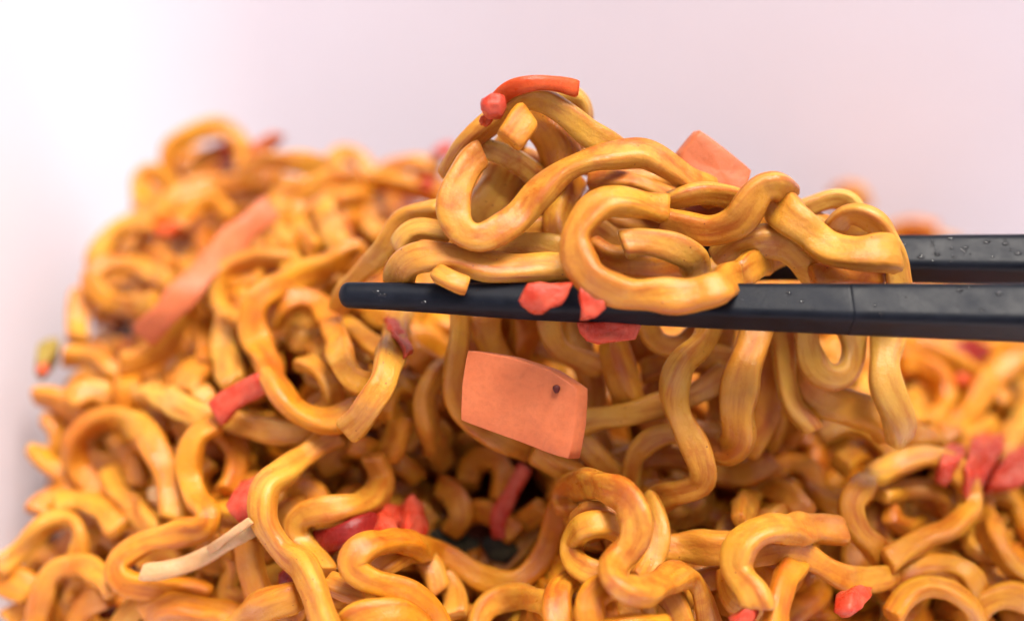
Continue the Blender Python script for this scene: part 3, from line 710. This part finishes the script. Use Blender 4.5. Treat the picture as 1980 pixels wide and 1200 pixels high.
def fill_label(x, y):
    mx, my, name = min(MARKS, key=lambda m: (m[0] - x) ** 2 + (m[1] - y) ** 2)
    dx, dy = x - mx, y - my
    if math.hypot(dx, dy) < 26: side = 'under'
    elif abs(dx) > abs(dy): side = 'right of' if dx > 0 else 'left of'
    else: side = 'below' if dy > 0 else 'above'
    return 'wavy noodle half buried just ' + side + ' ' + name
for li, (n, layer, g) in enumerate(FILL):
    for k in range(n if li == 0 else 0):
        o = wave(rnd, rnd.uniform(4.0, 8.0))
        if o: add_strand(o, 50 * 20.0 / float(D_bed(o[0][0], o[0][1])), g, rnd.uniform(0, .3), rnd.uniform(0.2, .8), fill_label(*o[len(o) // 2][:2]), layer)
N_RELAX = len(strands)

# push strands that would share a place apart, along the line of sight depth order they already have
def relax(items, iters):
    idx = np.concatenate([np.full(len(s.P), i) for i, s in enumerate(items)])
    loc = np.concatenate([np.arange(len(s.P)) for s in items])
    P = np.concatenate([s.P for s in items])
    r = np.concatenate([np.full(len(s.P), s.r * 0.80) for s in items])
    Fp = np.array([f[0] for f in FIXED]); Fr = np.array([f[1] for f in FIXED])
    nF = len(Fp)
    starts = np.cumsum([0] + [len(s.P) for s in items])
    tr = np.array([1.0 if i < N_TRACED else 0.0 for i in idx])
    for it in range(iters):
        allP = np.concatenate([P, Fp])
        allr = np.concatenate([r, Fr])
        kd = kdtree.KDTree(len(allP))
        for i, p in enumerate(allP): kd.insert(p, i)
        kd.balance()
        mv = np.zeros(len(P)); cnt = np.zeros(len(P))
        view = P - CAM; view /= np.linalg.norm(view, axis=1)[:, None]
        for i in range(len(P)):
            for co, j, dist in kd.find_range(P[i], r[i] + 0.42):
                if j == i or dist > r[i] + allr[j]: continue
                if j < len(P):
                    if idx[j] == idx[i] and abs(loc[i] - loc[j]) * 0.16 < 2.6 * (r[i] + r[j]): continue
                dv = P[i] - allP[j]
                along = dv @ view[i]
                lat2 = max(0, dist * dist - along * along)
                R_ = r[i] + allr[j]
                need = math.sqrt(max(0, R_ * R_ - lat2)) - abs(along)
                if need <= 0: continue
                sg = 1 if along > 0 else -1
                share = 1.0 if j >= len(P) else (0.5 if tr[i] == tr[j] else (0.9 if tr[i] == 0 else 0.1))
                if j < len(P) and tr[i] == 0 and tr[j] == 1: sg = 1
                m = sg * need * share
                if abs(m) > abs(mv[i]): mv[i] = m
        for a, b in zip(starts[:-1], starts[1:]):
            m = mv[a:b]
            for _ in range(3):
                q = np.pad(m, 1, 'edge')
                m = 0.25 * q[:-2] + 0.5 * q[1:-1] + 0.25 * q[2:]
            mv[a:b] = m
        P = P + view * np.clip(mv, -0.2, 0.2)[:, None] * 0.9
    for s, a, b in zip(items, starts[:-1], starts[1:]):
        s.P = P[a:b]
relax(strands, 14)

def frame_sweep(s, seed, sub=3, nseg=18, tw0=None):
    rn = random.Random(seed)
    P = s.P
    for _ in range(1):
        Q = P.copy(); Q[1:-1] = 0.25 * P[:-2] + 0.5 * P[1:-1] + 0.25 * P[2:]; P = Q
    C = catmull(P, sub)
    n = len(C)
    q = np.linspace(0, n / sub * 0.16, n)
    for ax in range(3):                       # small unevenness of the course
        C[:, ax] += 0.014 * s.turn * np.sin(rn.uniform(4, 6) * q + rn.uniform(0, 6)) + 0.010 * s.turn * np.sin(rn.uniform(8, 11) * q + rn.uniform(0, 6))
    T = np.gradient(C, axis=0); T /= np.linalg.norm(T, axis=1)[:, None] + 1e-9
    view = CAM - C; view /= np.linalg.norm(view, axis=1)[:, None]
    # broad side near the outside of the heap: carried along the strand with little turning
    N = np.zeros_like(C)
    cur = None
    for i in range(n):
        tgt = view[i] - T[i] * (view[i] @ T[i])
        l = np.linalg.norm(tgt)
        if cur is None:
            cur = tgt / (l + 1e-9)
        else:
            cur = cur - T[i] * (cur @ T[i])
            cur = cur / (np.linalg.norm(cur) + 1e-9)
            cur = cur + 0.25 * tgt
            cur /= np.linalg.norm(cur) + 1e-9
        N[i] = cur
    B = np.cross(T, N)
    L = np.r_[0, np.cumsum(np.linalg.norm(np.diff(C, axis=0), axis=1))]
    t0, f1, f2, p1, p2 = rn.uniform(-0.9, 0.9) * s.turn, rn.uniform(0.7, 1.3), rn.uniform(2, 3.2), rn.uniform(0, 6), rn.uniform(0, 6)
    tw = t0 + s.turn * np.sin(f1 * L + p1) + 0.18 * np.sin(f2 * L + p2)
    wv = 1 + 0.08 * np.sin(1.7 * f2 * L + p1) + 0.05 * np.sin(3.1 * f2 * L + p2)
    th = 1 + 0.12 * np.sin(2.1 * f2 * L + p2) + 0.05 * np.sin(4.3 * f1 * L + p1)
    flat = rn.uniform(0.56, 0.76) if not hasattr(s, 'flat') else s.flat
    r = s.r
    end = np.minimum(L, L[-1] - L)
    cap = 0.92 + 0.08 * np.clip(end / 0.05, 0, 1) ** 0.5
    lean0, lean1 = rn.uniform(-.35, .35), rn.uniform(-.35, .35)
    A = np.arange(nseg) * 2 * math.pi / nseg + math.pi / nseg
    ca, sa = np.cos(A), np.sin(A)
    p = 5.5
    rr = (np.abs(ca) ** p + np.abs(sa) ** p) ** (-1 / p)
    cx, cy = rr * ca, rr * sa * flat
    # a shallow groove on the broad sides, as pressed noodles have
    cy = cy * (1 - 0.07 * np.exp(-(cx / 0.35) ** 2))
    X = cx[None, :] * (r * wv * cap)[:, None]
    Y = cy[None, :] * (r * th * cap)[:, None]
    ct, st_ = np.cos(tw)[:, None], np.sin(tw)[:, None]
    U, V = X * ct - Y * st_, X * st_ + Y * ct
    skew = np.zeros((n, nseg))
    k0 = np.exp(-L / 0.25) * lean0; k1 = np.exp(-(L[-1] - L) / 0.25) * lean1
    skew = (k0 + k1)[:, None] * U
    verts = C[:, None, :] + U[..., None] * B[:, None, :] + V[..., None] * N[:, None, :] + skew[..., None] * T[:, None, :]
    uv = np.stack(np.broadcast_arrays((np.arange(nseg) / nseg)[None, :] * 1.0, L[:, None]), -1)
    verts = verts.reshape(-1, 3); uv = uv.reshape(-1, 2)
    i, k = np.meshgrid(np.arange(n - 1), np.arange(nseg), indexing='ij')
    k2 = (k + 1) % nseg
    f = np.stack([i * nseg + k, i * nseg + k2, (i + 1) * nseg + k2, (i + 1) * nseg + k], -1).reshape(-1, 4)
    # caps, slightly domed
    e = 0.06 * r
    c0 = verts[:nseg].mean(0); c1 = verts[-nseg:].mean(0)
    in0 = (verts[:nseg] - c0) * 0.86 + c0 - T[0] * e; in1 = (verts[-nseg:] - c1) * 0.86 + c1 + T[-1] * e
    nv = len(verts)
    verts = np.vstack([verts, in0, in1]); uv = np.vstack([uv, uv[:nseg], uv[-2 * nseg:-nseg]])
    faces = [tuple(q) for q in f]
    l0 = nv - nseg
    for q in range(nseg):
        q2 = (q + 1) % nseg
        faces.append((nv + q, nv + q2, q2, q))
        faces.append((l0 + q, l0 + q2, nv + nseg + q2, nv + nseg + q))
    faces.append(tuple(nv + q for q in range(nseg))[::-1])
    faces.append(tuple(nv + nseg + q for q in range(nseg)))
    return verts, faces, uv

for si, s in enumerate(strands):
    v, f, uv = frame_sweep(s, 100 + si)
    c = s.P.mean(0)
    o = mesh_obj('noodle', v - c, f, M_NOODLE, None, True, uv)
    o.location = tuple(c)
    hue = random.Random(si)
    o.color = (min(1, max(0, s.pale + {'L': 0.10, 'H': 0.06}.get(s.grp, 0.0) + hue.uniform(-.08, .12))), min(1, s.sauce * 0.9 + 0.05), hue.random(), 1)
    tag(o, s.label, 'noodle', GROUPS[s.grp] if si < N_TRACED else 'noodles buried in the heap')

# the mass underneath that nobody could count: one object of waved strands, and below it an added dark sheet that paints shade into the gaps
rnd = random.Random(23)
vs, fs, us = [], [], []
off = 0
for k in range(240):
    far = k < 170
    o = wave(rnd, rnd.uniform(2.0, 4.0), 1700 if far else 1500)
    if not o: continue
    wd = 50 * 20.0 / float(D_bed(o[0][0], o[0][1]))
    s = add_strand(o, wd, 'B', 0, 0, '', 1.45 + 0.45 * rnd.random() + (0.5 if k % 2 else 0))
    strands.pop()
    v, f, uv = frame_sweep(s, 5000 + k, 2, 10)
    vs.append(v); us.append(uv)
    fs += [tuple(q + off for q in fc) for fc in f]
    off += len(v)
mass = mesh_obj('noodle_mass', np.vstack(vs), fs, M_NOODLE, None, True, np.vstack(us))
mass.color = (0.0, 1.0, 0.4, 1)  # deepest strands blotched most, so shade between noodles sits in their colour
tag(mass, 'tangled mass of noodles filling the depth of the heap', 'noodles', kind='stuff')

gx, gy = np.meshgrid(np.linspace(-60, 2400, 70), np.linspace(290, 1750, 50))
lx = np.interp(gy, *LEFT) + 10
X = lx + (gx + 60) / 2460 * (2400 - lx)
ty = np.interp(X, TOPX, TOPY) + 18
Y = ty + (gy - 290) / 1460 * (1750 - ty)
Dd = D_bed(X, Y) + np.where(Y < 620, 1.7, 2.6) + 0.15 * np.sin(X / 37) * np.cos(Y / 29)
G = un(X, Y, Dd)
rows, cols = G.shape[:2]
V = list(G.reshape(-1, 3)); nb = len(V)
for p in G.reshape(-1, 3): V.append((p[0], p[1], BZ0 + 0.05))
F = []
for i in range(rows - 1):
    for j in range(cols - 1):
        a, b_, c_, d_ = i * cols + j, i * cols + j + 1, (i + 1) * cols + j + 1, (i + 1) * cols + j
        F.append((a, d_, c_, b_))
border = [j for j in range(cols)] + [i * cols + cols - 1 for i in range(1, rows)] + [(rows - 1) * cols + j for j in range(cols - 2, -1, -1)] + [i * cols for i in range(rows - 2, 0, -1)]
for a, b_ in zip(border, border[1:] + border[:1]):
    F.append((a, b_, nb + b_, nb + a))
sc_ = mesh_obj('gap_shade_sheet', V, F, M_GAP_SHADE)
tag(sc_, 'added dark red brown sheet standing for shade between the noodles', 'sauce', kind='stuff')

# ------------------------------------------------------------------ slices and pieces among the noodles
def base_d(x, y, g):
    return {'L': 19.1, 'H': 19.75}.get(g) or float(D_bed(x, y))

def slab(name, label, cat, group, m, outline, g, thick, bulge=0.0, bevel=0.06, wob=0.0, seed=0, back=None):
    """outline: x, y in the picture and height in mm of the near face; thick in cm, away from the viewer."""
    P = [un(x, y, base_d(x, y, g) - z * 0.1) for x, y, z in outline]
    P = np.array(P); c = P.mean(0)
    nrm = np.zeros(3)
    for i in range(len(P)): nrm += np.cross(P[i] - c, P[(i + 1) % len(P)] - c)
    nrm /= np.linalg.norm(nrm)
    if nrm @ (CAM - c) < 0: nrm = -nrm; 
    if back is not None:
        b = np.array(back, float); bdir = b[0] * RT + b[1] * UP + b[2] * FW
        bdir /= np.linalg.norm(bdir)
    else: bdir = -nrm
    # dense outline
    E = []
    n = len(P); rn = random.Random(seed)
    for i in range(n):
        a, b2 = P[i], P[(i + 1) % n]
        k = max(2, int(np.linalg.norm(b2 - a) / 0.12))
        for q in range(k):
            E.append(a + (b2 - a) * q / k + nrm * rn.uniform(-wob, wob) + (a - c) * rn.uniform(-wob, wob) * 0.6)
    E = np.array(E)
    for _ in range(1):                       # soften the corners a little
        E = 0.06 * np.roll(E, 1, 0) + 0.88 * E + 0.06 * np.roll(E, -1, 0)
    size = np.linalg.norm(E - c, axis=1).max()
    loops = []
    def loop(sc, dep):
        L_ = c + (E - c) * sc
        d2 = np.linalg.norm(L_ - c, axis=1) / size
        return L_ + nrm[None, :] * (bulge * (1 - d2 ** 2))[:, None] + bdir[None, :] * dep
    bevel = min(bevel, 0.28 * size, 0.4 * thick)
    bs = bevel / size
    ins = 1 - 1.5 * bs
    for sc, dep in ((0.02, 0), (0.25 * ins, 0), (0.5 * ins, 0), (0.75 * ins, 0), (ins, 0), (1 - 0.8 * bs, bevel * 0.1), (1 - 0.3 * bs, bevel * 0.4), (1, bevel), (1, thick * 0.5), (1, thick - bevel), (1 - 0.45 * bs, thick - bevel * 0.22), (ins, thick), (0.5 * ins, thick), (0.02, thick)):
        loops.append(loop(sc, dep) - c)
    v, f = loft(loops, close_first=True, close_last=True)
    if m in (M_RED, M_DARKRED, M_ORANGE, M_GREEN, M_ONION):      # torn, uneven flesh
        off_ = Vector((seed * 3.7, seed * 1.3, 0))
        v = [p + 0.11 * min(size, 0.4) * np.array(mnoise.noise_vector(Vector(p) * (1.3 / min(size, 0.4)) + off_)) * 1.6 + 0.018 * np.array(mnoise.noise_vector(Vector(p) * 14 + off_)) for p in v]
    o = mesh_obj(name, v, f, m)
    o.location = tuple(c)
    tag(o, label, cat, group)
    return o

SG, PG = 'sausage slices', 'red pepper pieces'
ham = slab('sausage_slice', 'large pink sausage slice with a dark speck hanging below the near chopstick', 'sausage', SG, M_HAM,
     [(903, 676, 9), (985, 690, 10), (1062, 715, 11), (1116, 750, 12), (1112, 820, 12), (1100, 888, 12), (1060, 875, 11), (1010, 855, 10), (890, 812, 9), (893, 740, 9)], 'H', 0.23, bulge=0.03, bevel=0.018, back=(1.0, -0.05, 1.0))
spk = un(1076, 752, base_d(1, 1, 'H') - 1.215 - 0.03)
hl = np.array(ham.location)
sv, sf = [], []
for rr_, hh in ((0.050, -0.03), (0.044, -0.004), (0.022, 0.002)):
    for q in range(10):
        a_ = q * math.pi / 5
        sv.append(spk - hl + RT * rr_ * (1 + 0.18 * math.sin(3 * a_)) * math.cos(a_) + UP * rr_ * 1.15 * math.sin(a_) - FW * hh)
for k_ in (0, 10):
    for q in range(10): sf.append((k_ + q, k_ + (q + 1) % 10, k_ + 10 + (q + 1) % 10, k_ + 10 + q))
sf.append(tuple(20 + q for q in range(10)))
mesh_obj('dark_speck', sv, sf, M_SPECK, ham)
slab('sausage_slice', 'orange sausage slice corner sticking up from the top of the lifted bunch', 'sausage', SG, M_HAM,
     [(1355, 250, -3), (1400, 285, -3), (1456, 330, -3), (1440, 375, -2), (1415, 405, -2), (1370, 370, -2), (1312, 303, -3)], 'L', 0.22, bulge=0.03, bevel=0.04, back=(-0.5, 0.0, 1))
slab('sausage_slice', 'faint sausage strip poking up behind the crowning noodle ring', 'sausage', SG, M_HAM,
     [(470, 285, 0), (525, 253, 0), (540, 258, 0), (490, 310, 0)], 'B', 0.2)

def arc_piece(name, label, cat, group, m, pts, g, width, flat=0.6, seed=0):
    pts = np.array([(x, y, z) for x, y, z in pts], float)
    Pp = catmull(pts, 8)
    base = np.array([base_d(x, y, g) for x, y, _ in Pp])
    W_ = un(Pp[:, 0], Pp[:, 1], base - Pp[:, 2] * 0.1)
    s = Strand(); s.turn = 0.15; s.flat = flat; s.P = resample(W_, 0.12); s.r = width * K * float(np.median(base)) / 2
    v, f, uv = frame_sweep(s, seed, 3, 12)
    c = s.P.mean(0)
    o = mesh_obj(name, v - c, f, m, None, True, uv)
    o.location = tuple(c)
    tag(o, label, cat, group)
    return o

arc_piece('sausage_slice', 'long orange sausage slice leaning across the blurred left of the heap', 'sausage', SG, M_HAM,
     [(528, 398, 11), (505, 418, 12), (460, 455, 12), (410, 505, 12), (360, 560, 12), (315, 612, 12), (275, 650, 11)], 'B', 52, flat=0.12, seed=40)
arc_piece('pepper_strip', 'curved orange pepper strip crowning the lifted bunch', 'pepper', PG, M_ORANGE,
     [(955, 205, 3), (975, 180, 4), (1005, 165, 5), (1045, 160, 5), (1085, 164, 4), (1116, 172, 3)], 'L', 32, seed=3)
slab('pepper_cube', 'small red pepper cube at the upper left of the lifted peak', 'pepper', PG, M_RED,
     [(931, 190, 8), (950, 177, 8), (975, 182, 8), (980, 205, 8), (970, 224, 8), (945, 226, 8), (930, 210, 8)], 'L', 0.3, bulge=0.05, bevel=0.07, wob=0.01, seed=2)
slab('pepper_cube', 'tiny orange pepper crumb just below the red cube on the peak', 'pepper', PG, M_ORANGE,
     [(928, 224, 5), (945, 220, 5), (952, 234, 5), (940, 245, 5), (928, 240, 5)], 'L', 0.12, bevel=0.03, seed=4)
slab('pepper_piece', 'glossy red pepper flake lying on the near chopstick', 'pepper', PG, M_RED,
     [(997, 577, 13), (1020, 552, 13), (1060, 545, 13), (1115, 548, 13), (1108, 565, 13), (1080, 585, 13), (1045, 612, 13), (1020, 603, 13)], 'L', 0.22, bulge=0.08, bevel=0.06, wob=0.012, seed=5)
slab('pepper_piece', 'red pepper tab folded over the front of the near chopstick', 'pepper', PG, M_RED,
     [(1122, 550, 13), (1165, 565, 13), (1168, 600, 13), (1150, 615, 13), (1122, 621, 13)], 'L', 0.2, bulge=0.05, bevel=0.05, wob=0.01, seed=6)
slab('pepper_piece', 'dark red pepper chunk stuck beneath the near chopstick', 'pepper', PG, M_RED,
     [(1115, 622, 6), (1180, 618, 6), (1242, 632, 6), (1228, 655, 6), (1185, 664, 6), (1132, 662, 6)], 'L', 0.24, bulge=0.08, bevel=0.06, wob=0.012, seed=7)
slab('pepper_piece', 'dark red pepper skin lying on the thick cut ended noodle', 'pepper', PG, M_RED,
     [(748, 612, 15), (768, 618, 15), (790, 650, 15), (798, 678, 15), (782, 690, 15), (765, 655, 15)], 'B', 0.08, bulge=0.03, bevel=0.02, wob=0.006, seed=8)
arc_piece('pepper_strip', 'bright red pepper strip on the left heap', 'pepper', PG, M_RED,
     [(420, 800, 7), (440, 777, 8), (475, 757, 8), (512, 738, 8)], 'B', 46, seed=9)
slab('pepper_piece', 'crumpled red pepper piece left of the snaking noodle', 'pepper', PG, M_RED,
     [(445, 985, 4), (460, 950, 4), (470, 925, 4), (500, 918, 4), (498, 960, 4), (490, 990, 4), (462, 1012, 4)], 'B', 0.3, bulge=0.1, bevel=0.08, wob=0.03, seed=10)
slab('pepper_piece', 'light side of a red pepper chunk in the dark hollow', 'pepper', PG, M_RED,
     [(738, 975, 4), (772, 970, 4), (777, 1005, 4), (765, 1032, 4), (733, 1030, 4), (733, 1000, 4)], 'B', 0.3, bulge=0.04, bevel=0.07, wob=0.01, seed=11)
slab('pepper_piece', 'ridged crimson pepper chunk beside the light one', 'pepper', PG, M_RED,
     [(778, 968, 4), (795, 958, 5), (812, 978, 4), (822, 1010, 4), (820, 1045, 4), (782, 1035, 4)], 'B', 0.3, bulge=0.1, bevel=0.07, wob=0.02, seed=12)
arc_piece('pepper_strip', 'thin red pepper strip standing in the dark hollow', 'pepper', PG, M_RED,
     [(1015, 905, 0), (995, 940, 1), (973, 980, 2), (962, 1010, 2), (968, 1040, 2)], 'B', 32, seed=13)
arc_piece('pepper_strip', 'deep red pepper strip lying behind the wide hook noodle', 'pepper', PG, M_DARKRED,
     [(620, 1050, -1), (665, 1035, 0), (720, 1012, 0)], 'B', 52, seed=14)
slab('pepper_piece', 'dark red pepper piece left of the snaking noodle foot', 'pepper', PG, M_DARKRED,
     [(535, 1105, 2), (560, 1095, 2), (578, 1115, 2), (575, 1140, 2), (540, 1145, 2)], 'B', 0.3, bulge=0.05, bevel=0.06, seed=15)
slab('pepper_piece', 'pink pepper piece at the left of the three by the right edge', 'pepper', PG, M_RED,
     [(1818, 875, 8), (1845, 855, 8), (1868, 860, 8), (1866, 892, 8), (1840, 905, 8), (1820, 900, 8)], 'B', 0.35, bulge=0.08, bevel=0.08, seed=16)
slab('pepper_piece', 'largest pink red pepper piece in the middle of the three at the right', 'pepper', PG, M_RED,
     [(1868, 895, 9), (1880, 850, 9), (1905, 832, 9), (1940, 838, 9), (1938, 870, 9), (1912, 905, 9), (1895, 928, 9), (1872, 925, 9)], 'B', 0.4, bulge=0.1, bevel=0.09, wob=0.02, seed=17)
slab('pepper_piece', 'vivid red pepper piece touching the right edge', 'pepper', PG, M_RED,
     [(1925, 905, 8), (1955, 870, 8), (1985, 858, 8), (2000, 890, 8), (1985, 930, 8), (1945, 940, 8), (1910, 938, 8)], 'B', 0.4, bulge=0.08, bevel=0.09, wob=0.02, seed=18)
slab('pepper_cube', 'small red pepper cube at the lower right on a diagonal noodle', 'pepper', PG, M_RED,
     [(1640, 1150, 9), (1658, 1128, 9), (1690, 1132, 9), (1682, 1152, 9), (1668, 1162, 9), (1652, 1182, 9), (1640, 1172, 9)], 'B', 0.25, bulge=0.05, bevel=0.05, wob=0.01, seed=19)
slab('pepper_piece', 'red pepper piece cut by the bottom edge right of centre', 'pepper', PG, M_RED,
     [(1408, 1192, 7), (1435, 1178, 7), (1465, 1172, 7), (1458, 1200, 7), (1420, 1225, 7)], 'B', 0.25, bulge=0.06, bevel=0.06, wob=0.01, seed=20)
slab('pepper_piece', 'far dark red pepper piece under the chopstick at right', 'pepper', PG, M_DARKRED,
     [(1835, 665, 4), (1880, 655, 4), (1925, 668, 4), (1905, 700, 4), (1850, 705, 4)], 'B', 0.4, bulge=0.1, bevel=0.1, seed=21)
slab('pepper_piece', 'blurred pink pepper piece behind the long slanting noodle', 'pepper', PG, M_ORANGE,
     [(1845, 720, 6), (1875, 718, 6), (1885, 740, 6), (1855, 745, 6)], 'B', 0.3, bulge=0.05, bevel=0.08, seed=22)
slab('pepper_piece', 'blurred orange pepper piece on the skyline at the bunch', 'pepper', PG, M_RED,
     [(832, 292, 4), (850, 275, 4), (880, 272, 4), (876, 295, 4), (845, 300, 4)], 'B', 0.3, bevel=0.08, seed=23)
slab('pepper_piece', 'small blurred red pepper left of the S shaped noodle', 'pepper', PG, M_RED,
     [(805, 345, 8), (835, 340, 8), (842, 368, 8), (820, 368, 8)], 'B', 0.2, bevel=0.06, seed=24)
slab('pepper_piece', 'blurred pink pepper inside the crowning noodle ring', 'pepper', PG, M_ORANGE,
     [(415, 285, 0), (432, 270, 0), (452, 285, 0), (440, 308, 0), (420, 305, 0)], 'B', 0.2, bevel=0.06, seed=25)
slab('pepper_piece', 'blurred orange red patch of pepper below the crowning ring', 'pepper', PG, M_ORANGE,
     [(300, 430, 3), (330, 418, 3), (348, 432, 3), (330, 448, 3), (302, 448, 3)], 'B', 0.2, bevel=0.06, seed=26)
slab('pepper_cube', 'pink crumb resting on the noodles at far left below the arch', 'pepper', PG, M_ONION,
     [(278, 945, 5), (300, 935, 5), (318, 955, 5), (305, 975, 5), (285, 970, 5)], 'B', 0.25, bevel=0.06, seed=27)
# pale shred and others
arc_piece('onion_shred', 'pale onion shred slanting over the lower left noodles', 'onion', 'onion shreds', M_ONION,
     [(275, 1105, 9), (320, 1102, 9), (375, 1085, 8), (430, 1055, 7), (475, 1025, 6), (510, 1010, 4)], 'B', 32, seed=31)
arc_piece('onion_shred', 'thin upper edge onion shred beside the longer one', 'onion', 'onion shreds', M_ONION,
     [(405, 1062, 9), (440, 1038, 9), (485, 1005, 8)], 'B', 16, seed=32)
slab('cabbage_piece', 'dark grey green cabbage scrap in the hollow at centre', 'cabbage', None, M_GREEN,
     [(930, 1055, 0), (945, 1035, 0), (985, 1040, 0), (1005, 1060, 0), (980, 1090, 0), (945, 1085, 0)], 'B', 0.1, bulge=0.08, bevel=0.03, wob=0.05, seed=33)
slab('cabbage_piece', 'dark mushroom scrap behind the wide hook noodle', 'mushroom', None, M_GREEN,
     [(825, 1025, -2), (870, 1018, -2), (925, 1045, -2), (935, 1085, -2), (880, 1075, -2)], 'B', 0.1, bulge=0.08, bevel=0.03, wob=0.05, seed=34)
slab('vegetable_crumb', 'yellow green vegetable crumb resting beside the left wall', 'crumb', None, M_CRUMB,
     [(68, 700, 0), (72, 672, 0), (95, 655, 0), (118, 652, 0), (112, 680, 0), (95, 700, 0), (80, 712, 0)], 'B', 0.35, bulge=0.1, bevel=0.09, wob=0.02, seed=35)
slab('pepper_cube', 'orange bit under the yellow green crumb by the left wall', 'pepper', PG, M_ORANGE,
     [(66, 702, 2), (90, 700, 2), (92, 716, 2), (74, 720, 2)], 'B', 0.15, bevel=0.04, seed=36)
print('noodles', len(strands), 'faces', sum(len(o.data.polygons) for o in COL.objects if o.type == 'MESH'))
